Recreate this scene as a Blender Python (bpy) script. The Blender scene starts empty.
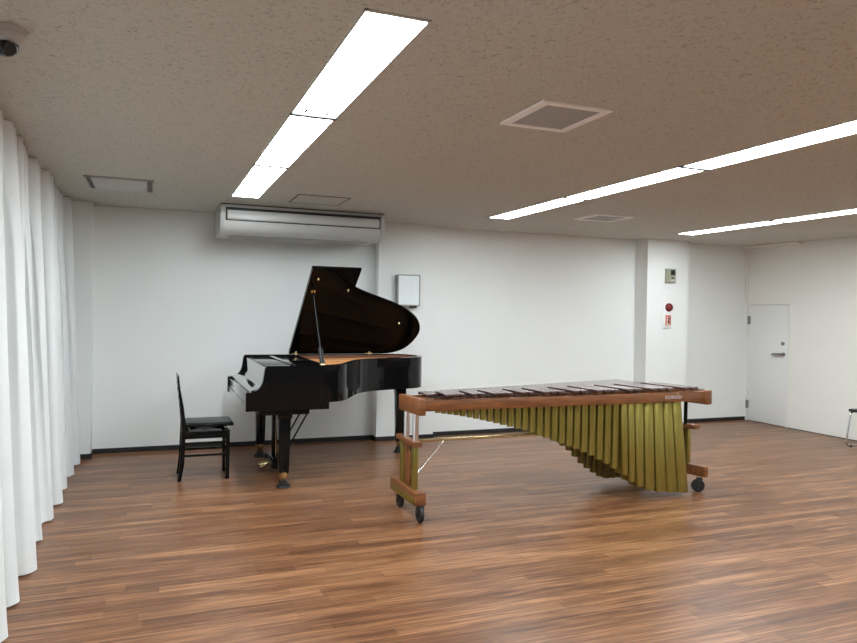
import bpy, bmesh, math, random
from mathutils import Vector, Matrix
random.seed(7)
S = bpy.context.scene
COL = S.collection
PI = math.pi
H = 2.596          # ceiling height
YB = 8.119         # back wall
XR = 8.324         # right wall
XL = -0.97         # left wall (behind the curtains)
YF = -3.6          # wall behind the camera

# ------------------------------------------------------------------ materials
def new_mat(name):
    m = bpy.data.materials.new(name); m.use_nodes = True
    nt = m.node_tree; b = nt.nodes['Principled BSDF']
    return m, nt, b

def N(nt, kind, **kw):
    n = nt.nodes.new(kind)
    for k, v in kw.items():
        if k in n.inputs: n.inputs[k].default_value = v
        else: setattr(n, k, v)
    return n

def coords(nt, scale=(1, 1, 1)):
    tc = N(nt, 'ShaderNodeTexCoord'); mp = N(nt, 'ShaderNodeMapping')
    mp.inputs['Scale'].default_value = scale
    nt.links.new(tc.outputs['Object'], mp.inputs['Vector'])
    return mp.outputs['Vector']

def ramp(nt, fac, stops):
    r = N(nt, 'ShaderNodeValToRGB')
    e = r.color_ramp.elements
    while len(e) < len(stops): e.new(0.5)
    for el, (p, c) in zip(e, stops):
        el.position = p; el.color = (*c, 1)
    nt.links.new(fac, r.inputs['Fac'])
    return r.outputs['Color']

def simple(name, col, rough=.5, metal=0., var=.06, nscale=6, bump=0., bscale=200, coat=0., spec=.5):
    m, nt, b = new_mat(name)
    v = coords(nt)
    no = N(nt, 'ShaderNodeTexNoise', Scale=nscale, Detail=4.)
    nt.links.new(v, no.inputs['Vector'])
    lo = tuple(c * (1 - var) for c in col); hi = tuple(min(1, c * (1 + var)) for c in col)
    nt.links.new(ramp(nt, no.outputs['Fac'], [(.3, lo), (.7, hi)]), b.inputs['Base Color'])
    b.inputs['Roughness'].default_value = rough; b.inputs['Metallic'].default_value = metal
    b.inputs['Coat Weight'].default_value = coat; b.inputs['Coat Roughness'].default_value = .05
    b.inputs['Specular IOR Level'].default_value = spec
    if bump:
        n2 = N(nt, 'ShaderNodeTexNoise', Scale=bscale, Detail=2.)
        nt.links.new(v, n2.inputs['Vector'])
        bp = N(nt, 'ShaderNodeBump', Strength=bump, Distance=.002)
        nt.links.new(n2.outputs['Fac'], bp.inputs['Height']); nt.links.new(bp.outputs['Normal'], b.inputs['Normal'])
    return m

def wood(name, dark, light, scale=(2, 30, 30), rough=.4, coat=.0):
    m, nt, b = new_mat(name)
    v = coords(nt, scale)
    no = N(nt, 'ShaderNodeTexNoise', Scale=1.6, Detail=6., Distortion=.6)
    nt.links.new(v, no.inputs['Vector'])
    nt.links.new(ramp(nt, no.outputs['Fac'], [(.3, dark), (.7, light)]), b.inputs['Base Color'])
    b.inputs['Roughness'].default_value = rough
    b.inputs['Coat Weight'].default_value = coat; b.inputs['Coat Roughness'].default_value = .15
    return m

def floor_mat():
    m, nt, b = new_mat('wood_strip_flooring')
    L = nt.links.new
    def mth(op, a, b_=None, c=None):
        n = N(nt, 'ShaderNodeMath', operation=op)
        for i, x in enumerate((a, b_, c)):
            if x is None: continue
            if isinstance(x, (int, float)): n.inputs[i].default_value = x
            else: L(x, n.inputs[i])
        return n.outputs[0]
    v = coords(nt)
    sp = N(nt, 'ShaderNodeSeparateXYZ'); L(v, sp.inputs[0])
    yr = mth('DIVIDE', sp.outputs[1], .083); row = mth('FLOOR', yr)
    wn = N(nt, 'ShaderNodeTexWhiteNoise', noise_dimensions='1D'); L(row, wn.inputs['W'])
    xs_ = mth('DIVIDE', mth('MULTIPLY_ADD', wn.outputs['Value'], 7., sp.outputs[0]), .93); colm = mth('FLOOR', xs_)
    cb = N(nt, 'ShaderNodeCombineXYZ'); L(row, cb.inputs[0]); L(colm, cb.inputs[1])
    pid = N(nt, 'ShaderNodeTexWhiteNoise', noise_dimensions='2D'); L(cb.outputs[0], pid.inputs['Vector'])
    # joints between strips
    def edge(fr, w):
        f = mth('FRACT', fr); d = mth('MINIMUM', f, mth('SUBTRACT', 1., f))
        return mth('LESS_THAN', d, w)
    joint = mth('MAXIMUM', edge(yr, .011), edge(xs_, .0012))
    # grain, shifted from strip to strip
    off = N(nt, 'ShaderNodeVectorMath', operation='SCALE'); off.inputs['Scale'].default_value = 11.
    L(wn.outputs['Color'], off.inputs[0])
    add = N(nt, 'ShaderNodeVectorMath', operation='ADD'); L(v, add.inputs[0]); L(off.outputs[0], add.inputs[1])
    def grain(scale, sc, det, dist, rough=.6):
        mp = N(nt, 'ShaderNodeMapping'); mp.inputs['Scale'].default_value = scale; L(add.outputs[0], mp.inputs['Vector'])
        g = N(nt, 'ShaderNodeTexNoise', Scale=sc, Detail=det, Roughness=rough, Distortion=dist); L(mp.outputs[0], g.inputs['Vector'])
        return g.outputs['Fac']
    g1 = grain((.8, 15, 1), 1.4, 8., 2.2); g2 = grain((1.6, 75, 1), 1.5, 5., .5); g3 = grain((.45, 6, 1), 1.3, 3., .6)
    t = mth('ADD', mth('MULTIPLY', g1, .36), mth('MULTIPLY', g2, .36))
    t = mth('ADD', t, mth('MULTIPLY', g3, .20)); t = mth('MULTIPLY_ADD', pid.outputs['Value'], .075, mth('ADD', t, .010))
    c = ramp(nt, t, [(.36, FLOOR_D), (.50, FLOOR_M), (.64, FLOOR_L)])
    dk = N(nt, 'ShaderNodeMix', data_type='RGBA', blend_type='MULTIPLY')
    L(mth('MULTIPLY', joint, .55), dk.inputs[0]); L(c, dk.inputs[6]); dk.inputs[7].default_value = (.45, .4, .4, 1)
    L(dk.outputs[2], b.inputs['Base Color'])
    rr = N(nt, 'ShaderNodeMapRange'); rr.inputs[3].default_value = .27; rr.inputs[4].default_value = .38
    L(g1, rr.inputs[0]); L(rr.outputs[0], b.inputs['Roughness'])
    bp = N(nt, 'ShaderNodeBump', Strength=.12, Distance=.001); L(g2, bp.inputs['Height']); L(bp.outputs['Normal'], b.inputs['Normal'])
    b.inputs['Specular IOR Level'].default_value = .34
    return m
FLOOR_D = (.036, .013, .006); FLOOR_M = (.162, .066, .028); FLOOR_L = (.40, .198, .092)

def ceiling_mat():
    m, nt, b = new_mat('fissured_ceiling_board')
    L = nt.links.new
    v = coords(nt)
    vo = N(nt, 'ShaderNodeTexNoise', Scale=42., Detail=3., Roughness=.6, Distortion=1.5); L(v, vo.inputs['Vector'])
    n2 = N(nt, 'ShaderNodeTexNoise', Scale=130., Detail=2.); L(v, n2.inputs['Vector'])
    c = ramp(nt, vo.outputs['Fac'], [(.31, (.35, .345, .31)), (.44, (.56, .56, .51)), (.8, (.615, .612, .56))])
    L(c, b.inputs['Base Color']); b.inputs['Roughness'].default_value = .95; b.inputs['Specular IOR Level'].default_value = .1
    mx = N(nt, 'ShaderNodeMix', data_type='FLOAT'); mx.inputs[0].default_value = .35
    L(vo.outputs['Fac'], mx.inputs[2]); L(n2.outputs['Fac'], mx.inputs[3])
    bp = N(nt, 'ShaderNodeBump', Strength=.7, Distance=.006); L(mx.outputs[0], bp.inputs['Height']); L(bp.outputs['Normal'], b.inputs['Normal'])
    return m

def emit_mat(name, col, strength):
    m, nt, b = new_mat(name)
    v = coords(nt)
    no = N(nt, 'ShaderNodeTexNoise', Scale=3.); nt.links.new(v, no.inputs['Vector'])
    nt.links.new(ramp(nt, no.outputs['Fac'], [(0, tuple(c * .97 for c in col)), (1, col)]), b.inputs['Emission Color'])
    b.inputs['Emission Strength'].default_value = strength
    b.inputs['Base Color'].default_value = (.9, .9, .9, 1); b.inputs['Roughness'].default_value = .4
    return m

def curtain_mat():
    m, nt, b = new_mat('white_curtain_cloth')
    L = nt.links.new
    v = coords(nt, (1, 1, 1))
    w = N(nt, 'ShaderNodeTexNoise', Scale=260., Detail=1.); L(v, w.inputs['Vector'])
    L(ramp(nt, w.outputs['Fac'], [(.3, (.69, .705, .70)), (.7, (.76, .775, .77))]), b.inputs['Base Color'])
    b.inputs['Roughness'].default_value = .85; b.inputs['Specular IOR Level'].default_value = .15
    bp = N(nt, 'ShaderNodeBump', Strength=.1, Distance=.001); L(w.outputs['Fac'], bp.inputs['Height']); L(bp.outputs['Normal'], b.inputs['Normal'])
    tr = N(nt, 'ShaderNodeBsdfTranslucent', Color=(.9, .92, .93, 1))
    mx = N(nt, 'ShaderNodeMixShader', Fac=.08)
    out = nt.nodes['Material Output']
    L(b.outputs[0], mx.inputs[1]); L(tr.outputs[0], mx.inputs[2]); L(mx.outputs[0], out.inputs['Surface'])
    return m

def mesh_mat():   # fine grey grille
    m, nt, b = new_mat('grey_grille_mesh')
    v = coords(nt, (1, 1, 1))
    ch = N(nt, 'ShaderNodeTexChecker', Scale=160.); nt.links.new(v, ch.inputs['Vector'])
    ch.inputs[1].default_value = (.30, .30, .29, 1); ch.inputs[2].default_value = (.46, .46, .45, 1)
    nt.links.new(ch.outputs['Color'], b.inputs['Base Color']); b.inputs['Roughness'].default_value = .7
    return m

M = dict(
    floor=floor_mat(), ceiling=ceiling_mat(),
    wall=simple('white_wallpaper', (.79, .80, .785), .85, var=.012, nscale=2, bump=.25, bscale=260, spec=.2),
    wall_r=simple('cream_wallpaper', (.80, .785, .74), .85, var=.012, nscale=2, bump=.25, bscale=260, spec=.2),
    rear=simple('darkened_rear_wallpaper', (.10, .092, .085), .85, var=.02, nscale=2, spec=.2),  # unseen wall, coloured dark so the piano's side reflects black
    base=simple('black_vinyl_skirting', (.012, .011, .011), .45),
    door=simple('white_door_paint', (.765, .765, .75), .45, var=.01),
    seam=simple('shadow_gap', (.12, .115, .11), .8),
    white=simple('white_enamel', (.78, .78, .76), .4, var=.02),
    white_dim=simple('white_frame_paint', (.90, .91, .91), .6, var=.03),
    acwhite=simple('air_conditioner_plastic', (.60, .60, .585), .42, var=.02),
    acgrey=simple('pale_grey_plastic', (.50, .50, .48), .5, var=.02),
    dark=simple('dark_slot', (.015, .015, .015), .6),
    grille=mesh_mat(),
    emit=emit_mat('lit_diffuser', (.905, 1., 1.04), 15.),
    emit_left=emit_mat('lit_diffuser_left_strip', (.905, 1., 1.04), 17.5),
    curtain=curtain_mat(),
    lacquer=simple('black_piano_lacquer', (.004, .004, .0045), .06, var=.02, coat=0., spec=.26),
    lacquer_front=simple('polished_front_lacquer', (.004, .004, .0045), .06, var=.02, coat=1., spec=.5),
    lidlacquer=simple('black_lid_lacquer', (.004, .0035, .0035), .10, var=.02, spec=.07),
    lacquer2=simple('black_satin_lacquer', (.005, .005, .005), .22, var=.05, spec=.18),
    chairblack=simple('black_chair_lacquer', (.004, .004, .004), .14, var=.05, spec=.18),
    leather=simple('black_seat_leather', (.012, .012, .013), .36, var=.1, bump=.3, bscale=350, spec=.4),
    brass=simple('polished_brass', (.72, .58, .33), .22, 1., var=.05),
    gplate=simple('bronze_iron_frame', (.62, .30, .12), .42, .3, var=.12),
    veneer=wood('inner_rim_veneer', (.16, .06, .03), (.30, .13, .06)),
    chrome=simple('chrome', (.80, .80, .80), .15, 1., var=.03),
    steel=simple('dull_steel', (.30, .30, .30), .35, 1., var=.05),
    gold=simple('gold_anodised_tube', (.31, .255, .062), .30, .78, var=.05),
    golddark=simple('gold_tube_shaded', (.15, .115, .032), .40, .75, var=.05),  # back-row copy of the gold, shade between the tubes put into its colour
    mwood=wood('reddish_brown_frame_wood', (.11, .037, .011), (.265, .095, .029), (3, 30, 30), .38, .15),
    bar=wood('rosewood_bar', (.040, .014, .014), (.095, .036, .032), (30, 3, 30), .30, 1.),
    rubber=simple('black_rubber', (.012, .012, .012), .55),
    cord=simple('dark_cord', (.02, .015, .015), .7),
    lens=simple('smoked_dome', (.012, .012, .014), .08, var=.02),
    beige=simple('beige_grey_plastic', (.33, .33, .25), .5, var=.04),
    red=simple('red_lamp_glass', (.16, .010, .012), .25, var=.1),
    redpaint=simple('red_print', (.55, .08, .06), .5, var=.05),
    pink=simple('pale_pink_print', (.72, .42, .36), .5, var=.08),
    lettering=simple('silver_lettering', (.62, .60, .62), .4, .3),
    glasswhite=simple('glossy_white_panel', (.80, .84, .85), .25, var=.01),
    frameg=simple('grey_green_frame', (.27, .28, .25), .45, .3, var=.03),
)

# ------------------------------------------------------------------ builders
ORG = {}
def wloc(o): return ORG.get(o.name, Vector((0, 0, 0)))

class MB:
    def __init__(s): s.bm = bmesh.new()
    def box(s, x0, x1, y0, y1, z0, z1, rot=0., piv=None, mat=None):
        c = [(x, y, z) for x in (x0, x1) for y in (y0, y1) for z in (z0, z1)]
        if mat is not None: c = [tuple(mat @ Vector(p)) for p in c]
        elif rot:
            px, py = piv if piv else ((x0 + x1) / 2, (y0 + y1) / 2)
            cs, sn = math.cos(rot), math.sin(rot)
            c = [(px + (x - px) * cs - (y - py) * sn, py + (x - px) * sn + (y - py) * cs, z) for x, y, z in c]
        v = [s.bm.verts.new(p) for p in c]
        for f in ((0, 1, 3, 2), (4, 6, 7, 5), (0, 4, 5, 1), (2, 3, 7, 6), (0, 2, 6, 4), (1, 5, 7, 3)):
            s.bm.faces.new([v[i] for i in f])
        return s
    def prism(s, pts, fa, fb):
        """pts: list of 2D points; fa/fb map a 2D point to the two 3D ends"""
        a = [s.bm.verts.new(fa(p)) for p in pts]; b = [s.bm.verts.new(fb(p)) for p in pts]
        n = len(pts)
        s.bm.faces.new(a); s.bm.faces.new(b[::-1])
        for i in range(n): s.bm.faces.new((a[i], b[i], b[(i + 1) % n], a[(i + 1) % n]))
        return s
    def slab(s, pts, z0, z1): return s.prism(pts, lambda p: (p[0], p[1], z0), lambda p: (p[0], p[1], z1))
    def xz(s, pts, y0, y1): return s.prism(pts, lambda p: (p[0], y0, p[1]), lambda p: (p[0], y1, p[1]))
    def yz(s, pts, x0, x1): return s.prism(pts, lambda p: (x0, p[0], p[1]), lambda p: (x1, p[0], p[1]))
    def tube(s, p0, p1, r0, r1=None, n=16, cap=True):
        r1 = r0 if r1 is None else r1
        p0, p1 = Vector(p0), Vector(p1); d = (p1 - p0).normalized()
        u = d.orthogonal().normalized() if abs(d.z) < .95 else Vector((1, 0, 0)) - d * d.x
        u.normalize(); w = d.cross(u)
        R = []
        for p, r in ((p0, r0), (p1, r1)):
            R.append([s.bm.verts.new(p + (u * math.cos(2 * PI * k / n) + w * math.sin(2 * PI * k / n)) * r) for k in range(n)])
        for k in range(n): s.bm.faces.new((R[0][k], R[0][(k + 1) % n], R[1][(k + 1) % n], R[1][k]))
        if cap: s.bm.faces.new(R[0][::-1]); s.bm.faces.new(R[1])
        return s
    def sweep(s, path, r, n=12):
        path = [Vector(p) for p in path]; rings = []; u = None
        for i, p in enumerate(path):
            d = (path[min(i + 1, len(path) - 1)] - path[max(i - 1, 0)]).normalized()
            u = d.orthogonal() if u is None else u - d * u.dot(d)
            u.normalize(); w = d.cross(u)
            rings.append([s.bm.verts.new(p + (u * math.cos(2 * PI * k / n) + w * math.sin(2 * PI * k / n)) * r) for k in range(n)])
        for a, b in zip(rings, rings[1:]):
            for k in range(n): s.bm.faces.new((a[k], a[(k + 1) % n], b[(k + 1) % n], b[k]))
        s.bm.faces.new(rings[0][::-1]); s.bm.faces.new(rings[-1])
        return s
    def lathe(s, c, prof, axis='z', n=24):
        """prof: (r, h) list, revolved about axis through c"""
        rings = []
        for r, h in prof:
            ring = []
            for k in range(n):
                a = 2 * PI * k / n; x, y = r * math.cos(a), r * math.sin(a)
                q = {'z': (x, y, h), 'y': (x, h, y), 'x': (h, x, y)}[axis]
                ring.append(s.bm.verts.new((c[0] + q[0], c[1] + q[1], c[2] + q[2])))
            rings.append(ring)
        for a, b in zip(rings, rings[1:]):
            for k in range(n): s.bm.faces.new((a[k], a[(k + 1) % n], b[(k + 1) % n], b[k]))
        s.bm.faces.new(rings[0][::-1]); s.bm.faces.new(rings[-1])
        return s
    def taper(s, cx, cy, z0, z1, a0, a1):
        """square post: half-widths a0 at z0 and a1 at z1"""
        v = [s.bm.verts.new((cx + i * a, cy + j * a, z)) for z, a in ((z0, a0), (z1, a1)) for i, j in ((-1, -1), (1, -1), (1, 1), (-1, 1))]
        s.bm.faces.new(v[3::-1]); s.bm.faces.new(v[4:])
        for k in range(4): s.bm.faces.new((v[k], v[(k + 1) % 4], v[4 + (k + 1) % 4], v[4 + k]))
        return s
    def build(s, name, mat, parent=None, bevel=0., smooth=True, seg=2):
        bmesh.ops.recalc_face_normals(s.bm, faces=s.bm.faces)
        if bevel:
            es = [e for e in s.bm.edges if len(e.link_faces) == 2 and e.calc_face_angle(0) > .6]
            bmesh.ops.bevel(s.bm, geom=es, offset=bevel, segments=seg, affect='EDGES', clamp_overlap=True, profile=.5)
        org = wloc(parent) if parent else Vector((0, 0, 0))
        if parent is not None: bmesh.ops.translate(s.bm, vec=-org, verts=s.bm.verts)
        me = bpy.data.meshes.new(name); s.bm.to_mesh(me); s.bm.free()
        me.materials.append(M[mat] if isinstance(mat, str) else mat)
        if smooth:
            for p in me.polygons: p.use_smooth = True
            me.set_sharp_from_angle(angle=math.radians(38))
        o = bpy.data.objects.new(name, me); COL.objects.link(o)
        if parent: o.parent = parent; ORG[o.name] = org
        return o

def tag(o, label, cat, group=None):
    o['label'] = label; o['category'] = cat
    if group: o['group'] = group
    return o
def thing(name, label, cat, loc, group=None):
    o = bpy.data.objects.new(name, None); COL.objects.link(o)
    o.location = loc; o.empty_display_size = .05; ORG[o.name] = Vector(loc)
    return tag(o, label, cat, group)
def struct(o): o['kind'] = 'structure'; return o

def spline(pts, k=6):
    out = []
    P = [Vector(p) for p in pts]
    for i in range(len(P) - 1):
        p0, p1, p2, p3 = P[max(i - 1, 0)], P[i], P[i + 1], P[min(i + 2, len(P) - 1)]
        for j in range(k):
            t = j / k
            out.append(.5 * ((2 * p1) + (p2 - p0) * t + (2 * p0 - 5 * p1 + 4 * p2 - p3) * t * t + (3 * p1 - p0 - 3 * p2 + p3) * t ** 3))
    out.append(P[-1])
    return [tuple(p) for p in out]
def offset(pts, d):
    """shift an open 2D polyline to its left by d"""
    out = []
    for i, p in enumerate(pts):
        a = Vector(pts[max(i - 1, 0)]); b = Vector(pts[min(i + 1, len(pts) - 1)])
        t = (b - a).normalized()
        out.append((p[0] - t.y * d, p[1] + t.x * d))
    return out
def lerp_table(T, x):
    if x <= T[0][0]: return T[0][1]
    for (a, b), (c, d) in zip(T, T[1:]):
        if x <= c: return b + (d - b) * (x - a) / (c - a)
    return T[-1][1]

# ------------------------------------------------------------------ the setting
struct(MB().box(XL - .1, XR + .1, YF - .1, YB + .1, -.1, 0).build('floor', 'floor', smooth=False))
struct(MB().box(XL - .1, XR + .1, YF - .1, YB + .1, H, H + .1).build('ceiling', 'ceiling', smooth=False))
C1X, C1Y = -.571, YB - .25
C2 = (2.486, 3.212, YB - .138)
C3 = (6.284, 6.985, YB - .25)
prof = [(XL, C1Y), (C1X, C1Y), (C1X, YB), (C2[0], YB), (C2[0], C2[2]), (C2[1], C2[2]), (C2[1], YB),
        (C3[0], YB), (C3[0], C3[2]), (C3[1], C3[2]), (C3[1], YB), (XR, YB)]
struct(MB().slab(prof + [(XR, YB + .12), (XL, YB + .12)], 0, H).build('wall_back', 'wall', smooth=False))
struct(MB().box(XL - .12, XL, YF - .12, YB + .12, 0, H).build('wall_left', 'wall', smooth=False))
struct(MB().box(XL, XR, YF - .12, YF, 0, H).build('wall_front', 'rear', smooth=False))
DY0, DY1, DH = 7.372, 8.085, 1.728      # door opening in the right wall
wr = MB()
wr.box(XR, XR + .12, YF - .12, DY0 - .022, 0, H); wr.box(XR, XR + .12, DY1 + .012, YB + .12, 0, H)
wr.box(XR, XR + .12, DY0 - .022, DY1 + .012, DH + .022, H)
struct(wr.build('wall_right', 'wall_r', smooth=False))
# thin wall-panel joints of the right wall
bb = []
for (a, b) in zip(prof, prof[1:]): bb.append((a, b))
t = .012
m = MB()
for (a, b) in bb:
    x0, x1 = sorted((a[0], b[0])); y0, y1 = sorted((a[1], b[1]))
    if abs(y1 - y0) < 1e-6: m.box(x0 - (t if False else 0), x1, y0 - t, y0 - .0005, .0005, .052)
    else:
        right = a[0] > 0 and b[1] < a[1]      # face looking to -X
        if right: m.box(x0 - t, x0 - .0005, y0 - t, y1 - t, .0005, .052)
        else: m.box(x0 + .0005, x0 + t, y0 - t, y1 - t, .0005, .052)
struct(m.build('baseboard_back', 'base', smooth=False))
struct(MB().box(XR - .006, XR - .0005, YF + .01, DY0 - .03, .0005, .008).build('floor_line_right', 'base', smooth=False))  # thin dark strip along the foot of the right wall
# cable duct up the corner over the door and ceiling moulding beside it
struct(MB().box(XR - .045, XR - .001, YB - .032, YB - .001, DH + .05, H - .002).build('trim_1', 'wall_r', bevel=.004))
struct(MB().box(XR - .16, XR - .001, 7.16, YB - .034, H - .030, H - .001).build('trim_2', 'wall_r', bevel=.005))
m = MB()
m.box(XR - .004, XR + .012, DY0 - .022, DY0 - .002, 0.001, DH + .02); m.box(XR - .004, XR + .012, DY1 + .001, DY1 + .012, 0.001, DH + .02)
m.box(XR - .004, XR + .012, DY0 - .022, DY1 + .012, DH + .003, DH + .022)
struct(m.build('trim_3', 'door', smooth=False))
struct(MB().box(XR + .055, XR + .06, DY0 - .022, DY1 + .012, 0, DH + .022).build('trim_4', 'seam', smooth=False))
door = struct(MB().box(XR + .002, XR + .04, DY0 + .004, DY1 - .003, .008, DH - .002).build('door_1', 'door', bevel=.002))
m = MB()
m.tube((XR + .002, 7.435, 1.028), (XR - .045, 7.435, 1.028), .011)
m.sweep([(XR - .043, 7.425, 1.03), (XR - .05, 7.46, 1.03), (XR - .05, 7.54, 1.025), (XR - .046, 7.60, 1.018)], .0145)
m.tube((XR + .002, 7.435, 1.028), (XR - .008, 7.435, 1.028), .026, n=20)
m.build('door_handle', 'steel', door)
MB().tube((XR + .003, 7.452, 1.178), (XR - .012, 7.452, 1.178), .026, n=20).build('lock_cylinder', 'steel', door)
for z in (1.50, .245):
    m = MB().box(XR - .007, XR + .002, DY1 - .04, DY1 + .012, z - .06, z + .06)
    m.tube((XR - .008, DY1 - .002, z - .06), (XR - .008, DY1 - .002, z + .06), .009, n=10)
    m.build('hinge', 'steel', door)

# ------------------------------------------------------------------ ceiling lights
def light(x0, x1, y0, y1, label, group, ends):
    cx, cy = (x0 + x1) / 2, (y0 + y1) / 2
    r = thing('ceiling_light', label, 'ceiling light', (cx, cy, H), group)
    f = .008
    m = MB()
    m.box(x0 - f, x0, y0 + .001, y1 - .001, H - .007, H - .0004); m.box(x1, x1 + f, y0 + .001, y1 - .001, H - .007, H - .0004)
    m.build('frame', 'acgrey', r, smooth=False)
    for ya, on in ((y0 + .001, ends > 0), (y1 - .019, ends < 2)):
        MB().box(x0 - f, x1 + f, ya, ya + .018, H - (.013 if on else .006), H - .0004).build('end_bar', 'dark' if on else 'acgrey', r, smooth=False)
    MB().box(x0, x1, y0 + .019, y1 - .019, H - .005, H - .0008).build('diffuser', 'emit_left' if cx < 2 else 'emit', r, smooth=False)
    if ends < 2:
        for k in (-1, 1):
            m = MB().box(cx + k * .058 - .007, cx + k * .058 + .007, y1 - .13, y1 - .05, H - .0075, H - .0045)
            m.build('lamp_holder', 'seam', r, smooth=False)
W2 = .116
rows = [('left', .797, [2.365, 3.775, 5.222, 6.785]), ('middle', 3.548, [2.42, 3.955, 5.45, 6.99]), ('right', 6.325, [2.80, 4.27, 5.75, 7.22])]
lab = {'left': ['brightly lit panel nearest the camera in the left ceiling strip', 'middle lit panel of the left ceiling strip', 'short looking far lit panel of left strip, above the air conditioner'],
       'middle': ['lit panel of the middle ceiling strip running out of the right edge', 'middle lit panel of the long strip right of the large square vent', 'far lit panel of the middle strip, ending near the small vent'],
       'right': ['nearest lit panel of the rightmost ceiling strip, beyond the frame', 'lit panel of the thin rightmost strip cut by the right edge', 'far lit panel of the thin rightmost strip near the door corner']}
for nm, xc, ys in rows:
    for k in range(3):
        light(xc - W2, xc + W2, ys[k], ys[k + 1], lab[nm][k], 'panels of the ceiling light strips', k)
for nm, xc, ys in rows:  # unseen copies of the strips, added behind the camera to light the room
    for k in range(3):
        light(xc - W2, xc + W2, -2.75 + 1.46 * k, -2.75 + 1.46 * (k + 1), 'unseen ceiling panel added behind the camera for light, %s strip, %s panel' % (nm, ['rear', 'central', 'front'][k]), 'unseen light panels added behind the camera', k)

# ------------------------------------------------------------------ vents and hatches in the ceiling
def vent(x0, x1, y0, y1, label, fr=.045):
    r = thing('ceiling_vent', label, 'vent', ((x0 + x1) / 2, (y0 + y1) / 2, H), None)
    m = MB()
    z0, z1 = H - .012, H - .0004
    m.box(x0, x0 + fr, y0, y1, z0, z1); m.box(x1 - fr, x1, y0, y1, z0, z1)
    m.box(x0 + fr, x1 - fr, y0, y0 + fr, z0, z1); m.box(x0 + fr, x1 - fr, y1 - fr, y1, z0, z1)
    m.build('frame', 'white_dim', r, smooth=False)
    MB().box(x0 + fr, x1 - fr, y0 + fr, y1 - fr, H - .007, H - .0006).build('grille', 'grille', r, smooth=False)
vent(1.770, 2.178, 3.015, 3.485, 'large square ceiling vent with grey mesh in the middle of ceiling')
vent(4.300, 4.765, 6.190, 6.640, 'small looking far ceiling vent with grey mesh, beside the middle light strip')
r = thing('ceiling_diffuser', 'pale rectangular ceiling air diffuser with dark end slots near the curtains', 'vent', (-.26, 6.57, H))
x0, x1, y0, y1 = -.525, .0, 6.265, 6.875
m = MB(); z0, z1 = H - .012, H - .0004
m.box(x0, x1, y0, y0 + .012, z0, z1); m.box(x0, x1, y1 - .012, y1, z0, z1); m.box(x0, x0 + .012, y0, y1, z0, z1); m.box(x1 - .012, x1, y0, y1, z0, z1)
m.build('frame', 'grille', r, smooth=False)
MB().box(x0 + .05, x1 - .05, y0 + .02, y1 - .02, H - .016, H - .006).build('centre_plate', 'acgrey', r, bevel=.002)
for xa in (x0 + .012, x1 - .05): MB().box(xa, xa + .038, y0 + .012, y1 - .012, H - .006, H - .0006).build('slot', 'seam', r, smooth=False)
r = thing('access_hatch', 'flush ceiling access hatch with thin outline above the air conditioner', 'hatch', (1.47, 6.65, H))
x0, x1, y0, y1 = 1.225, 1.715, 6.40, 6.91
m = MB(); z0 = H - .005
m.box(x0, x1, y0, y0 + .014, z0, z1); m.box(x0, x1, y1 - .014, y1, z0, z1); m.box(x0, x0 + .012, y0, y1, z0, z1); m.box(x1 - .012, x1, y0, y1, z0, z1)
m.build('frame', 'seam', r, smooth=False)
MB().box(x0 + .014, x1 - .014, y0 + .016, y1 - .016, H - .004, H - .0005).build('hatch_panel', 'ceiling', r, smooth=False)

# ------------------------------------------------------------------ dome camera
DCX, DCY = -.530, 3.09
r = thing('dome_camera', 'white dome security camera with smoked lens on ceiling, top left corner', 'security camera', (DCX, DCY, H))
c = (DCX, DCY, H)
MB().lathe(c, [(0.0705, -0.0005), (0.0722, -0.0114), (0.0688, -0.0190), (0.0688, -0.0209), (0.0654, -0.0209)]).build('mounting_ring', 'acgrey', r)
MB().lathe(c, [(0.0654, -0.0209), (0.0671, -0.0285), (0.0636, -0.0494), (0.0550, -0.0589), (0.0473, -0.0608)]).build('housing', 'acgrey', r)
MB().lathe(c, [(0.0473, -0.0570), (0.0464, -0.0703), (0.0387, -0.0893), (0.0241, -0.1016), (0.0069, -0.1064)]).build('smoked_dome', 'lens', r)
MB().tube((DCX + .015, DCY - .035, H - .078), (DCX + .027, DCY - .06, H - .092), .022, n=16).build('lens', 'dark', r)

# ------------------------------------------------------------------ air conditioner
r = thing('air_conditioner', 'long grey-white air conditioner hung under the ceiling above the piano', 'air conditioner', (1.47, 7.65, 2.31))
ax0, ax1 = .620, 2.330
pr = [(7.300, 2.588), (7.286, 2.55), (7.284, 2.47), (7.292, 2.42), (7.318, 2.365), (7.37, 2.325), (7.46, 2.306), (7.94, 2.303), (7.98, 2.315), (7.98, 2.588)]
MB().yz(pr, ax0 + .04, ax1 - .04).build('body', 'acwhite', r)
cap = [(y - (.006 if y < 7.5 else 0), z - (.004 if z < 2.4 else 0)) for y, z in pr]
for a, b in ((ax0, ax0 + .04), (ax1 - .04, ax1)):
    MB().yz(cap, a, b).build('end_cap', 'acgrey', r, bevel=.004)
MB().box(ax0 + .05, ax1 - .05, 7.277, 7.30, 2.428, 2.558).build('air_outlet', 'dark', r, smooth=False)
m = MB().yz([(7.276, 2.436), (7.262, 2.45), (7.262, 2.50), (7.276, 2.532)], ax0 + .066, ax1 - .066)
m.build('louver', 'acwhite', r, bevel=.002)
MB().box(ax0 + .002, ax1 - .002, 7.295, 7.98, 2.588, H - .0006).build('ceiling_flange', 'dark', r, smooth=False)
m = MB()
for k in range(14):
    y = 7.50 + k * .028
    m.box(ax0 + .12, ax1 - .12, y, y + .014, 2.297, 2.304)
m.build('intake_grille', 'acgrey', r, smooth=False)

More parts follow.
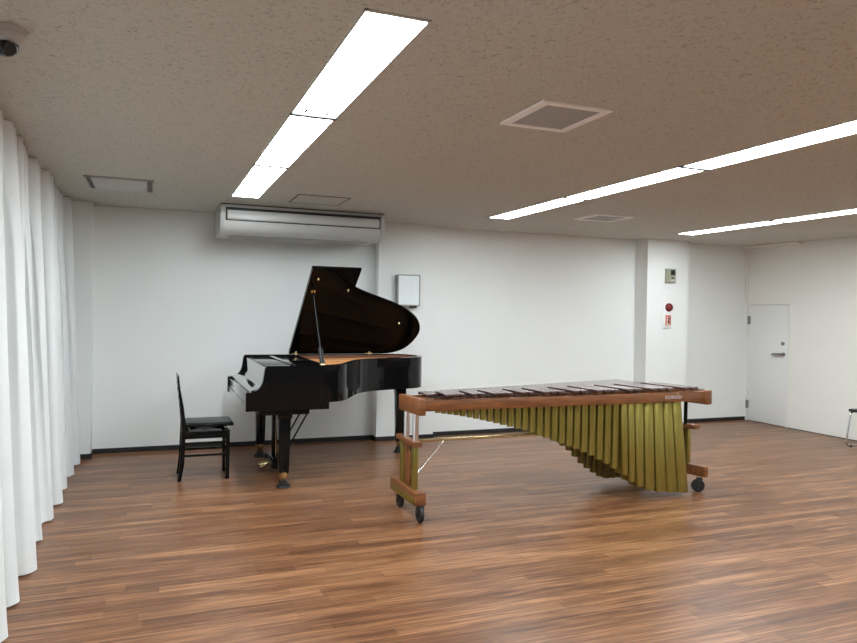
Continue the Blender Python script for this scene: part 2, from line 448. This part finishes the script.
# ------------------------------------------------------------------ curtains
def curtain(y0, y1, label, ph, xs=0., ridges=.47):
    nz, ny = 48, int((y1 - y0) / .0085)
    bm = bmesh.new(); V = []
    rnd = random.Random(int(ph * 100) + 3)
    jit = [rnd.uniform(-.5, .5) for _ in range(60)]
    for j in range(nz + 1):
        z = .012 + (2.586 - .012) * (1 - (1 - j / nz) ** 1.6)
        h = z / 2.586
        base = -.690 - .100 * h ** .8 + xs
        A1 = .052 * (1 - h) ** .8 + .003
        A2 = .030 + .026 * min(1, h * 1.5)
        w_ = (.30 + 1.3 * (z - 2.47)) if z > 2.47 else min(.80, .30 + .9 * (2.47 - z))   # pleats are pinched just below the heading
        k_ = min(1, max(0, (z - 1.3) / .9))
        row = []
        for i in range(ny + 1):
            y = y0 + (y1 - y0) * i / ny
            q = (y - ph) / ridges + .10 * math.sin(1.7 * y + ph)
            s1 = math.cos(2 * PI * q); s1 = math.copysign(abs(s1) ** .75, s1)
            q2 = 2 * PI * (y - ph) / (ridges / 2) + .8 * math.sin(2.3 * y + ph) + .35 * math.sin(2.2 * h + y * 3.1) * (1 - k_)
            s2 = math.cos(q2); s2 = math.copysign(abs(s2) ** .6, s2)
            amp = .85 + .30 * math.sin(4.1 * y + 1.3 * ph)
            sp_ = 2.1 * math.exp(-((math.sin(q2 / 2) / w_) ** 2)) - 1.0
            s2 = s2 * (1 - k_) + sp_ * k_
            q3 = 2.5 * q2 + 1.2 * math.sin(3.3 * y + 1.5 * h)
            s3 = .0115 * math.sin(q3) * (.5 + .5 * h)
            x = base + A1 * s1 + A2 * amp * s2 + s3
            yy = y + .038 * math.sin(2 * q2) * (.3 + .7 * min(1, 1.4 * h)) * (1 - .5 * k_)
            row.append(bm.verts.new((min(x, -.572 + xs), yy, z)))
        V.append(row)
    for a, b in zip(V, V[1:]):
        for i in range(ny): bm.faces.new((a[i], a[i + 1], b[i + 1], b[i]))
    me = bpy.data.meshes.new('curtain'); bm.to_mesh(me); bm.free()
    me.materials.append(M['curtain'])
    for p in me.polygons: p.use_smooth = True
    o = bpy.data.objects.new('curtain', me); COL.objects.link(o)
    return tag(o, label, 'curtain', 'floor length white curtains along the left wall')
curtain(.6, 4.63, 'nearest long white pleated curtain at the left edge of the view', 4.63)
curtain(4.70, 7.76, 'far white pleated curtain on left, ending at the back corner', 5.68, -.03)
rail = MB().box(-.966, -.942, .4, 7.80, 2.565, H - .0005).build('curtain_rail', 'white_dim', bevel=.003)
tag(rail, 'slim curtain rail fixed to the ceiling above the white curtains', 'curtain rail')

# ------------------------------------------------------------------ things on the pillars
r = thing('wall_cabinet', 'shallow white panel box with grey frame on pillar behind the piano lid', 'cabinet', (2.85, C2[2], 1.61))
x0, x1, z0, z1, yf = 2.700, 2.985, 1.612, 1.985, C2[2] - .075
MB().box(x0, x1, yf, C2[2] - .0005, z0, z1).build('case', 'frameg', r, bevel=.004)
m = MB(); e = .014
m.box(x0, x0 + e, yf - .006, yf + .001, z0, z1); m.box(x1 - e, x1, yf - .006, yf + .001, z0, z1)
m.box(x0 + e, x1 - e, yf - .006, yf + .001, z0, z0 + e); m.box(x0 + e, x1 - e, yf - .006, yf + .001, z1 - e, z1)
m.build('frame', 'frameg', r, smooth=False)
MB().box(x0 + e, x1 - e, yf - .004, yf + .002, z0 + e, z1 - e).build('door_panel', 'glasswhite', r, smooth=False)
m = MB().tube((2.86, yf + .02, z0 - .012), (2.955, yf + .02, z0 - .012), .010, n=12); m.box(2.87, 2.945, yf + .012, yf + .03, z0 - .012, z0 + .003)
m.build('latch', 'dark', r)
yf = C3[2]
r = thing('thermostat', 'small beige-grey wall controller with dark screen, high on the right pillar', 'wall control', (6.66, yf, 2.0))
MB().box(6.578, 6.742, yf - .035, yf + .002, 2.005, 2.195).build('case', 'beige', r, bevel=.006)
MB().box(6.652, 6.724, yf - .038, yf - .033, 2.108, 2.178).build('screen', 'dark', r, bevel=.001)
MB().box(6.668, 6.700, yf - .040, yf - .033, 2.058, 2.078).build('button', 'dark', r, bevel=.001)
MB().box(6.592, 6.645, yf - .037, yf - .033, 2.030, 2.170).build('side_cover', 'beige', r, bevel=.001)
MB().box(6.652, 6.724, yf - .037, yf - .033, 2.022, 2.046).build('lower_cover', 'acgrey', r, bevel=.001)
r = thing('fire_alarm', 'white fire alarm plate with round red lamp on the right pillar', 'fire alarm', (6.63, yf, 1.38))
MB().box(6.553, 6.703, yf - .018, yf + .002, 1.378, 1.722).build('back_plate', 'white', r, bevel=.004)
MB().lathe((6.642, yf - .018, 1.662), [(.060, .002), (.060, -.008), (.050, -.030), (.025, -.045), (.004, -.048)], axis='y').build('red_lamp', 'red', r)
m = MB().box(6.582, 6.676, yf - .030, yf - .016, 1.418, 1.556); m.build('push_box', 'pink', r, bevel=.004)
m = MB()
m.box(6.588, 6.670, yf - .032, yf - .0295, 1.535, 1.550); m.box(6.588, 6.600, yf - .032, yf - .0295, 1.424, 1.535); m.box(6.658, 6.670, yf - .032, yf - .0295, 1.424, 1.535)
m.build('red_border', 'redpaint', r, smooth=False)
m = MB().tube((6.637, yf - .029, 1.508), (6.637, yf - .036, 1.508), .015, n=14); m.box(6.622, 6.648, yf - .0335, yf - .0295, 1.440, 1.485, rot=.0)
m.build('call_button', 'dark', r)

# ------------------------------------------------------------------ grand piano
YN, YFAR = 6.05, 7.61
r = thing('grand_piano', 'glossy black grand piano with its lid propped open by the back wall', 'piano', (1.7, 6.9, 0))
RZ = 1.065
near = [(.905, YN), (1.15, YN), (1.40, 6.055), (1.53, 6.095), (1.635, 6.19), (1.742, 6.39), (1.864, 6.615), (1.985, 6.745), (2.114, 6.822), (2.29, 6.885), (2.44, 6.915), (2.57, 6.955), (2.67, 7.03), (2.73, 7.14), (2.75, 7.27), (2.725, 7.40), (2.655, 7.51), (2.55, 7.585), (2.42, YFAR), (2.2, YFAR), (1.5, YFAR), (.905, YFAR)]
outer = spline(near, 5)
inner = offset(outer, .048)
inner[0] = (.905, YN + .048); inner[-1] = (.905, YFAR - .048)
m = MB()
bm = m.bm
zr0, zr1 = .738, RZ
VO = [(bm.verts.new((*p, zr0)), bm.verts.new((*p, zr1))) for p in outer]
VI = [(bm.verts.new((*p, zr0)), bm.verts.new((*p, zr1))) for p in inner]
for i in range(len(outer) - 1):
    bm.faces.new((VO[i][0], VO[i + 1][0], VO[i + 1][1], VO[i][1]))
    bm.faces.new((VI[i][0], VI[i][1], VI[i + 1][1], VI[i + 1][0]))
    bm.faces.new((VO[i][1], VO[i + 1][1], VI[i + 1][1], VI[i][1]))
    bm.faces.new((VO[i][0], VI[i][0], VI[i + 1][0], VO[i + 1][0]))
for i in (0, -1): bm.faces.new((VO[i][0], VO[i][1], VI[i][1], VI[i][0]))
arm = spline([(.737, .838), (.775, .842), (.815, .853), (.850, .878), (.875, .925), (.886, .985), (.893, 1.035), (.905, 1.058)], 5)
armp = [(.737, .680)] + arm + [(.9052, RZ), (.9052, .7378), (1.452, .7378), (1.452, .680)]
m.xz(armp, YN, YN + .048); m.xz(armp, YFAR - .048, YFAR)
rim = m.build('rim', 'lacquer', r)
# lining of the inner rim
m = MB(); bm = m.bm
lin = [p for p in offset(outer, .0495) if p[0] > 1.36]
A = [(bm.verts.new((*p, .99)), bm.verts.new((*p, RZ - .012))) for p in lin]
Bq = [(bm.verts.new((*p, .99)), bm.verts.new((*p, RZ - .012))) for p in [q for q in offset(outer, .056)][(len(outer) - len(lin)) // 2:][:0]]
for a, b in zip(A, A[1:]): bm.faces.new((a[0], b[0], b[1], a[1]))
m.build('inner_rim_lining', 'veneer', r)
pl = [p for p in offset(outer, .052) if p[0] > 1.42]
MB().slab(pl, .985, 1.005).build('iron_frame', 'gplate', r, smooth=False)
ifr = r.children[-1]
for (xa, ya, xb, yb) in ((1.47, 6.42, 1.80, 6.75), (1.47, 6.74, 2.20, 7.05), (1.47, 7.07, 2.45, 7.30), (1.47, 7.37, 2.45, 7.50)):
    m = MB(); d = Vector((xb - xa, yb - ya, 0)).normalized(); n = Vector((-d.y, d.x, 0)) * .015
    m.slab([(xa + n.x, ya + n.y), (xa - n.x, ya - n.y), (xb - n.x, yb - n.y), (xb + n.x, yb + n.y)], 1.003, 1.028)
    m.build('frame_strut', 'gplate', r, bevel=.004)
bd = [p for p in offset(outer, .03)]
MB().slab(bd, .745, .765).build('soundboard', 'lacquer2', r, smooth=False)
# front: key bed, key slip, closed key lid, folded music desk
MB().box(.739, 1.450, YN + .049, YFAR - .049, .681, .744).build('key_bed', 'lacquer_front', r, bevel=.002)
MB().box(.85, 1.285, YN + .03, YFAR - .03, .638, .6805).build('lower_beam', 'lacquer2', r, bevel=.004)
MB().box(.742, .775, YN + .05, YFAR - .05, .745, .832).build('key_slip', 'lacquer_front', r, bevel=.006)
lidp = spline([(.780, .832), (.784, .846), (.80, .855), (.852, .868), (.884, .882), (.902, .905), (.908, .95), (.910, 1.045)], 4)
lidp = lidp + [(.93, 1.045), (.93, .80), (.78, .80)]
MB().xz(lidp, YN + .0495, YFAR - .0495).build('key_lid', 'lacquer_front', r)
MB().box(.925, 1.465, YN + .055, YFAR - .055, 1.030, 1.054).build('music_desk', 'lacquer', r, bevel=.004)
md = r.children[-1]
MB().box(1.13, 1.175, YN + .20, YFAR - .20, 1.0545, 1.063).build('desk_ledge', 'lacquer', r, bevel=.002)
# lid
AL = math.radians(36.5); ca, sa = math.cos(AL), math.sin(AL)
def lidmap(tn): return lambda p: (p[0], 7.588 - p[1] * ca + tn * sa, 1.0665 + p[1] * sa + tn * ca)
edge = spline([(1.37, 1.432), (1.48, 1.428), (1.60, 1.375), (1.72, 1.275), (1.825, 1.185), (1.954, 1.107), (2.133, 1.02), (2.314, .93), (2.496, .808), (2.624, .685), (2.70, .555), (2.735, .40), (2.70, .20), (2.625, .075), (2.51, .012), (2.42, 0.)], 5)
lid = MB().prism([(1.37, 0.)] + edge, lidmap(0.), lidmap(.022)).build('lid', 'lidlacquer', r)
MB().prism([(1.372, .005), (1.372, 1.432), (1.845, 1.432), (1.838, .005)], lidmap(.025), lidmap(.047)).build('lid_front_flap', 'lidlacquer', r, bevel=.002)
def lidpt(x, v, t=0.): return Vector(lidmap(t)((x, v)))
nrm = Vector((0, sa, ca))
for (x, v) in ((1.448, 1.30), (1.772, 1.135), (2.45, .60)):
    p = lidpt(x, v)
    MB().tube(p + nrm * .001, p - nrm * .014, .013, .009, n=14).build('bumper', 'brass', lid)
p = lidpt(1.434, 1.114); MB().tube(p + nrm * .001, p - nrm * .010, .022, n=18).build('prop_cup', 'brass', lid)
# lid prop
b0 = Vector((1.405, 6.125, 1.055)); t1 = lidpt(1.434, 1.114) - nrm * .008
pr_ = MB().tube(b0, t1, .0085, .0065, n=12).build('lid_prop', 'lacquer2', r)
MB().tube(b0, b0 + (t1 - b0) * .22, .025, .020, n=14).build('prop_sleeve', 'lacquer', pr_)
MB().box(1.385, 1.425, 6.100, 6.15, 1.03, 1.075).build('prop_bracket', 'brass', r, bevel=.003)
for x in (1.44, 2.26):
    m = MB().tube((x - .035, 7.585, 1.072), (x + .035, 7.585, 1.072), .010, n=12)
    m.box(x - .035, x + .035, 7.552, 7.585, 1.063, 1.068); m.tube((x, 7.56, 1.06), (x, 7.56, 1.10), .014, .010, n=12)
    m.build('lid_hinge', 'brass', r)
# legs
def pleg(x, y, zt):
    lg = MB().taper(x, y, .125, zt, .042, .054).build('leg', 'lacquer', r, bevel=.006)
    MB().taper(x, y, zt - .02, zt + .018, .060, .064).build('leg_block', 'lacquer', lg, bevel=.004)
    MB().lathe((x, y, 0), [(.046, .134), (.043, .10), (.032, .082), (.020, .055)]).build('ferrule', 'brass', lg)
    m = MB().box(x - .012, x + .012, y - .012, y + .012, .03, .075)
    m.tube((x - .035, y - .04, .034), (x + .035, y - .04, .034), .001)
    for s in (-1, 1): m.lathe((x, y + s * .028, .034), [(.030, -.012), (.034, -.008), (.034, .008), (.030, .012)], axis='y')
    m.build('caster', 'rubber', lg)
    MB().lathe((x, y, 0), [(.062, .0008), (.066, .006), (.060, .018), (.050, .012), (.02, .010)]).build('caster_cup', 'rubber', lg)
pleg(1.078, 6.155, .622); pleg(1.068, 7.505, .622); pleg(2.545, 7.30, .730)
MB().xz([(2.40, .740), (2.40, .728), (2.46, .715), (2.485, .68), (2.49, .63), (2.51, .63), (2.51, .740)], 7.25, 7.35).build('leg_bracket', 'lacquer', r, bevel=.003)
# pedal lyre
ly = MB().box(1.05, 1.20, 6.62, 7.04, .055, .135).build('pedal_box', 'lacquer', r, bevel=.006)
for y in (6.70, 6.96): MB().taper(1.13, y, .13, .64, .026, .030).build('lyre_post', 'lacquer', r, bevel=.004)
for y in (6.78, 6.83, 6.88):
    MB().tube((1.13, y, .13), (1.13, y, .64), .005, n=8).build('pedal_rod', 'brass', r)
    m = MB().sweep([(1.06, y * 1. , .075), (1.03, 6.83 + (y - 6.83) * 1.4, .072), (.99, 6.83 + (y - 6.83) * 1.6, .058)], .008, n=10)
    m.tube((.995, 6.83 + (y - 6.83) * 1.6, .060), (.965, 6.83 + (y - 6.83) * 1.65, .054), .010, .009, n=12)
    m.build('pedal', 'brass', r)
for y in (6.70, 6.96): MB().tube((1.17, y, .15), (1.50, y, .745), .008, n=10).build('lyre_brace', 'lacquer2', r)

# ------------------------------------------------------------------ piano chair
r = thing('piano_chair', 'black slat-back piano chair with padded seat beside the keyboard', 'chair', (.44, 6.78, 0))
y0, y1 = 6.595, 6.945
for y in (y0, y1):
    pts = [(.205, 0.0), (.236, 0.), (.262, .16), (.268, .36), (.272, .50), (.252, .66), (.222, .82), (.208, .938), (.192, .935), (.202, .82), (.222, .66), (.236, .50), (.232, .36), (.226, .18)]
    s = -1 if y == y0 else 1
    MB().xz(pts, y, y + .030 * -s).build('back_leg', 'chairblack', r, bevel=.003)
    x = .632
    MB().taper(x, y - s * .016, .0, .445, .0165, .019).build('front_leg', 'chairblack', r, bevel=.003)
    MB().box(.255, .619, y - s * .016 - .011, y - s * .016 + .011, .375, .440).build('side_rail', 'chairblack', r, bevel=.003)
    for z in (.335, .225):
        MB().box(.25, .619, y - s * .016 - .008, y - s * .016 + .008, z - .010, z + .010).build('stretcher', 'chairblack', r, bevel=.003)
MB().box(.618, .648, y0 + .035, y1 - .035, .375, .440).build('front_rail', 'chairblack', r, bevel=.003)
MB().box(.240, .262, y0 + .03, y1 - .03, .375, .440).build('rear_rail', 'chairblack', r, bevel=.003)
m = MB()
for y in (y0 + .06, y1 - .06):
    for a, b in ((.31, .56), (.56, .31)):
        m.tube((a, y, .442), (b, y, .486), .008, n=8)
m.box(.30, .58, y0 + .045, y0 + .065, .436, .448); m.box(.30, .58, y1 - .065, y1 - .045, .436, .448)
m.tube((.30, y0 + .01, .458), (.30, y1 - .01, .458), .007, n=8)
m.build('height_mechanism', 'steel', r)
MB().box(.272, .682, y0 - .012, y1 + .012, .484, .508).build('seat_board', 'chairblack', r, bevel=.006)
MB().box(.285, .668, y0 + .012, y1 - .012, .506, .520).build('seat_cushion', 'leather', r, bevel=.006, seg=3)
def backx(z): return lerp_table([(.5, .254), (.66, .237), (.82, .212), (.94, .200)], z)
for z in (.915, .85, .78, .71, .645):
    h = .028 if z > .90 else .018
    ang = .12
    m = MB()
    n = 8
    pts = []
    for k in range(n + 1):
        f = k / n; y = y0 + .02 + (y1 - y0 - .04) * f; pts.append((backx(z) - .004 * math.sin(PI * f), y))
    ring = [(x - .007, y) for x, y in pts] + [(x + .007, y) for x, y in pts[::-1]]
    m.slab(ring, z - h, z + h).build('back_slat', 'chairblack', r, bevel=.002)

for o in [q for q in r.children]: o.location.x += .018
# ------------------------------------------------------------------ marimba
r = thing('marimba', 'large rosewood bar marimba on wooden frame with olive-gold resonator tubes', 'marimba', (3.2, 5.2, 0))
NX0, NX1 = 1.91, 4.52
YNEAR = 4.83
def yfar(x): return 5.17 + (x - 1.88) / (4.55 - 1.88) * (5.76 - 5.17)
def bang(t): return math.radians(1. + 13. * t ** 1.5)
def ymid(x): return (YNEAR + yfar(x)) / 2
# end blocks
MB().box(1.832, 1.882, 4.815, 5.20, .782, .902, rot=math.radians(5), piv=(1.857, 4.815)).build('end_block', 'mwood', r, bevel=.005)
MB().box(4.505, 4.572, 4.815, 5.78, .778, .902, rot=math.radians(14), piv=(4.54, 4.815)).build('end_block', 'mwood', r, bevel=.005)
# front rail and back rail, two inner bar rails
MB().slab([(1.876, 4.828), (1.876, 4.858), (4.52, 4.858), (4.52, 4.828)], .812, .893).build('front_rail', 'mwood', r, bevel=.003)
MB().slab([(1.862, yfar(1.86) - .03), (1.862, yfar(1.86)), (4.30, yfar(4.30)), (4.30, yfar(4.30) - .03)], .812, .893).build('back_rail', 'mwood', r, bevel=.003)
for off in (-.06, .055):
    MB().slab([(1.88, ymid(1.88) + off * .6 - .010), (1.88, ymid(1.88) + off * .6 + .010), (4.36, ymid(4.36) + off * 1.3 + .010), (4.36, ymid(4.36) + off * 1.3 - .010)], .835, .888).build('inner_rail', 'mwood', r, bevel=.002)
# bars: 36 naturals, 25 accidentals, low notes to the right
nat = 36
wts = [.050 + (.090 - .050) * (k / (nat - 1)) for k in range(nat)]          # k = 0 highest
span = NX1 - .055 - (NX0 + .055); sc = span / sum(wts)
xs = []; x = NX0 + .055
for w in wts: xs.append((x + w * sc / 2, w * sc)); x += w * sc
def bar(name, xc, yc, w, L, ztop, th, ang):
    m = MB()
    d = th * .45
    pts = [(-L / 2, 0), (L / 2, 0), (L / 2, -th), (L * .30, -th), (L * .16, -th + d), (-L * .16, -th + d), (-L * .30, -th), (-L / 2, -th)]
    m.prism(pts, lambda p: (-w / 2, p[0], p[1]), lambda p: (w / 2, p[0], p[1]))
    bmesh.ops.transform(m.bm, matrix=Matrix.Translation((xc, yc, ztop)) @ Matrix.Rotation(ang, 4, 'Z'), verts=m.bm.verts)
    return m.build(name, 'bar', r, bevel=.003, seg=1)
notes = 'CDEFGAB'
for k, (xc, w) in enumerate(xs):
    t = k / (nat - 1)
    ang = bang(t)
    yf, ym = yfar(xc), ymid(xc)
    L = (yf + .010) - (ym - .008)
    bar('natural_bar', xc - ((yf + ym) / 2 - YNEAR) * math.tan(ang), (yf + .010 + ym - .008) / 2, w - .009, L, .917, .019 + .004 * t, ang)
acc_at = []
for k in range(nat - 1):
    # k-th natural from the top: C7 at k=0, then B A G F E D C ...
    name = notes[(0 - k) % 7]            # note of the higher neighbour
    low = notes[(0 - (k + 1)) % 7]       # lower neighbour
    xb = (xs[k][0] + xs[k + 1][0]) / 2; w = (xs[k][1] + xs[k + 1][1]) / 2
    if (low, name) not in (('B', 'C'), ('E', 'F')): acc_at.append((k, xb, w))
for k, xb, w in acc_at:
    t = k / (nat - 1)
    ang = bang(t)
    ym = ymid(xb) + .012; yn = YNEAR - .020
    bar('accidental_bar', xb - ((ym + yn) / 2 - YNEAR) * math.tan(ang), (ym + yn) / 2, w - .009, ym - yn, .936, .018 + .003 * t, ang)
# support pins along the rails
m = MB()
for k in range(nat):
    xe = xs[k][0] - xs[k][1] / 2
    for y in (4.845, yfar(xe) - .016):
        x_ = xe - (y - YNEAR) * math.tan(bang(k / (nat - 1)))
        m.tube((x_, y, .885), (x_, y, .915 if y > 5 else .925), .0035, n=6)
o = m.build('support_pin', 'cord', r); o['kind'] = 'stuff'
m = MB(); m.tube((1.90, 4.842, .912), (4.50, 4.842, .912), .0035, n=6); m.build('bar_cord', 'cord', r)
# resonators
FB = [(1.93, .80), (2.01, .787), (2.18, .763), (2.35, .728), (2.52, .687), (2.81, .61), (3.01, .535), (3.255, .445), (3.40, .385), (3.56, .302), (3.73, .205), (3.82, .13), (3.92, .085), (4.06, .06), (4.2, .043), (4.4, .035)]
for k in range(nat - 1):
    xb = (xs[k][0] + xs[k + 1][0]) / 2; w = (xs[k][1] + xs[k + 1][1]) / 2
    if xb > 3.64: continue
    MB().tube((xb, 4.915, lerp_table(FB, xb)), (xb, 4.915, .872), w * .435, n=20).build('resonator', 'gold', r)
BB = [(1.9, .80), (2.5, .72), (3.0, .58), (3.3, .44), (3.45, .34), (3.6, .205), (3.69, .149), (3.786, .089), (3.885, .058), (4.2, .045)]
# low end: wide flat-sided tubes that fan out towards the floor
tops = [3.652, 3.722, 3.793, 3.893, 3.993, 4.088, 4.185, 4.282]
bots = [3.662, 3.722, 3.790, 3.873, 3.980, 4.092, 4.208, 4.326]
btz = [.215, .155, .112, .082, .060, .046, .036]
for k in range(7):
    f = k / 6
    x0, x1 = tops[k] + .003, tops[k + 1] - .003; u0, u1 = bots[k] + .003, bots[k + 1] - .003
    yt0, yt1 = 4.868, 4.868 + .10 + .03 * f; yb0 = 4.862 - .072 * min(1, .35 + f); yb1 = yb0 + .13
    zt, zb = .872, btz[k]
    m = MB(); bm = m.bm
    def ring(a, b, ya, yb, z):
        c = (b - a) * .22
        return [bm.verts.new(p) for p in ((a, ya + c, z), (a + c, ya, z), (b - c, ya, z), (b, ya + c, z), (b, yb, z), (a, yb, z))]
    A = ring(x0, x1, yt0, yt1, zt); B_ = ring(u0, u1, yb0, yb1, zb)
    bm.faces.new(A); bm.faces.new(B_[::-1])
    for i in range(6): bm.faces.new((A[i], A[(i + 1) % 6], B_[(i + 1) % 6], B_[i]))
    m.build('resonator', 'gold', r, bevel=.003)
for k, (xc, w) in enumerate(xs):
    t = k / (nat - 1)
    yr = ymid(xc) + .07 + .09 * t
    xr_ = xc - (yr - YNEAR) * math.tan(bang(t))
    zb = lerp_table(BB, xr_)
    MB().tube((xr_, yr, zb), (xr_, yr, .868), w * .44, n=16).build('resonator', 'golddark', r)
# legs
def caster(x, y, d=.062, parent=None, yaw=0.):
    R_ = Matrix.Translation((x, y, 0)) @ Matrix.Rotation(yaw, 4, 'Z') @ Matrix.Translation((-x, -y, 0))
    def turned(mb): bmesh.ops.transform(mb.bm, matrix=R_, verts=mb.bm.verts); return mb
    c = MB()
    c.box(x - .020, x + .020, y - .022, y + .022, .105, .126); c.box(x - .024, x - .017, y - .015, y + .03, .045, .110); c.box(x + .017, x + .024, y - .015, y + .03, .045, .110)
    c.tube((x - .028, y + .012, .062), (x + .028, y + .012, .062), .007, n=10)
    o = turned(c).build('caster', 'rubber', parent, bevel=.002)
    w = MB().lathe((x, y + .012, d), [(.030, -.0155), (.055, -.0155), (d, -.010), (d, .010), (.055, .0155), (.030, .0155)], axis='x', n=28)
    turned(w).build('wheel', 'rubber', o)
    turned(MB().tube((x - .030, y + .012, d), (x + .030, y + .012, d), .013, n=12)).build('hub', 'dark', o)
fb = MB().box(1.800, 1.886, 4.795, 5.375, .124, .218).build('foot_board', 'mwood', r, bevel=.006)
MB().box(1.794, 1.8005, 4.83, 5.34, .126, .176).build('gold_plate', 'gold', fb, bevel=.001)
caster(1.845, 4.80, parent=r); caster(1.838, 5.225, parent=r)
MB().box(1.823, 1.863, 4.905, 4.962, .216, .545).build('post', 'gold', r, bevel=.008)
MB().box(1.823, 1.863, 5.165, 5.222, .216, .545).build('post', 'gold', r, bevel=.008)
MB().box(1.830, 1.856, 5.005, 5.125, .216, .545).build('leg_panel', 'mwood', r, bevel=.003)
m = MB().box(1.812, 1.874, 4.865, 5.285, .540, .578); m.box(1.826, 1.860, 4.985, 5.145, .500, .5405); m.build('crossbar', 'mwood', r, bevel=.004)
for y in (4.932, 5.13): MB().tube((1.846, y, .576), (1.846, y, .79), .023, n=16).build('height_rod', 'chrome', r)
RA = math.radians(12); RP = (4.57, 4.87)
def rt(x, y):
    c_, s_ = math.cos(RA), math.sin(RA)
    return (RP[0] + (x - RP[0]) * c_ - (y - RP[1]) * s_, RP[1] + (x - RP[0]) * s_ + (y - RP[1]) * c_)
fb = MB().box(4.535, 4.592, 4.865, 5.72, .128, .222, rot=RA, piv=RP).build('foot_board', 'mwood', r, bevel=.006)
caster(4.508, 4.885, d=.057, parent=r, yaw=math.radians(65)); caster(*rt(4.555, 5.60), parent=r, yaw=math.radians(50))
for y in (5.04, 5.46):
    MB().box(4.535, 4.580, y, y + .057, .2215, .545, rot=RA, piv=RP).build('post', 'gold', r, bevel=.008)
    px_, py_ = rt(4.535, y + .03); MB().tube((px_, py_, .576), (px_, py_, .80), .0165, n=16).build('height_rod', 'lacquer2', r)
MB().box(4.525, 4.600, 4.96, 5.60, .540, .578, rot=RA, piv=RP).build('crossbar', 'mwood', r, bevel=.004)
MB().box(1.872, 4.50, 5.035, 5.070, .545, .568).build('stretcher', 'brass', r, bevel=.004)
MB().tube((1.862, 4.945, .325), (2.125, 5.045, .55), .0085, n=12).build('brace', 'chrome', r)
# maker's lettering on the front rail
cu = bpy.data.curves.new('maker_lettering', 'FONT'); cu.body = 'KOROGI'; cu.size = .042; cu.extrude = .0008; cu.align_x = 'CENTER'; cu.space_character = 1.1
to = bpy.data.objects.new('maker_lettering_source', cu); COL.objects.link(to)
bpy.context.view_layer.update()
me = bpy.data.meshes.new_from_object(to.evaluated_get(bpy.context.evaluated_depsgraph_get()))
bpy.data.objects.remove(to)
me.transform(Matrix.Translation(Vector((4.155, 4.8272, .838)) - ORG['marimba']) @ Matrix.Rotation(PI / 2, 4, 'X'))
me.materials.clear(); me.materials.append(M['lettering'])
o = bpy.data.objects.new('maker_lettering', me); COL.objects.link(o); o.parent = r
m = MB().tube((4.205, 4.829, .880), (4.205, 4.8265, .880), .010, n=16); m.build('maker_emblem', 'brass', r)

# ------------------------------------------------------------------ folding chair at the right edge
r = thing('folding_chair', 'chrome folding chair with black seat, cut off by the right edge', 'chair', (8.02, 5.83, 0))
def rnd(pts): return spline(pts, 5)
for y in (5.65, 6.03):
    m = MB().sweep(rnd([(8.20, y, .42), (8.05, y, .425), (7.875, y, .415), (7.845, y, .34), (7.80, y, .09), (7.805, y, .045), (7.84, y, .022), (7.90, y, .020), (8.20, y, .020)]), .012)
    m.build('side_frame', 'chrome', r)
    MB().tube((7.87, y, .0), (7.87, y, .030), .016, n=14).build('rubber_foot', 'rubber', r)
    MB().sweep([(8.19, y, .02), (8.13, y, .42), (8.24, y, .80)], .012).build('back_post', 'chrome', r)
MB().box(7.83, 8.20, 5.635, 6.045, .428, .462).build('seat', 'leather', r, bevel=.012, seg=3)
MB().box(8.20, 8.235, 5.655, 6.025, .62, .80).build('backrest', 'leather', r, bevel=.010, seg=3)

# ------------------------------------------------------------------ world, camera, view
w = bpy.data.worlds.new('room_world'); S.world = w; w.use_nodes = True
w.node_tree.nodes['Background'].inputs[0].default_value = (.05, .05, .05, 1)
cam = bpy.data.cameras.new('camera'); co = bpy.data.objects.new('camera', cam); COL.objects.link(co); S.camera = co
yaw, pitch, roll, fpx = .37384541, -.01421873, .01682676, 704.34
f = Vector((math.sin(yaw) * math.cos(pitch), math.cos(yaw) * math.cos(pitch), math.sin(pitch)))
rr = Vector((math.cos(yaw), -math.sin(yaw), 0)); u = rr.cross(f)
r2 = rr * math.cos(roll) + u * math.sin(roll); u2 = u * math.cos(roll) - rr * math.sin(roll)
co.matrix_world = Matrix(((r2.x, u2.x, -f.x, 0), (r2.y, u2.y, -f.y, 0), (r2.z, u2.z, -f.z, 1.55), (0, 0, 0, 1)))
cam.sensor_fit = 'HORIZONTAL'; cam.sensor_width = 36.; cam.lens = fpx * 36 / 857; cam.clip_start = .05
S.view_settings.view_transform = 'Standard'; S.view_settings.look = 'None'
S.view_settings.exposure = 1.10; S.view_settings.gamma = 1.
S.cycles.use_denoising = True
S.cycles.max_bounces = 12; S.cycles.diffuse_bounces = 8; S.cycles.sample_clamp_indirect = 8.
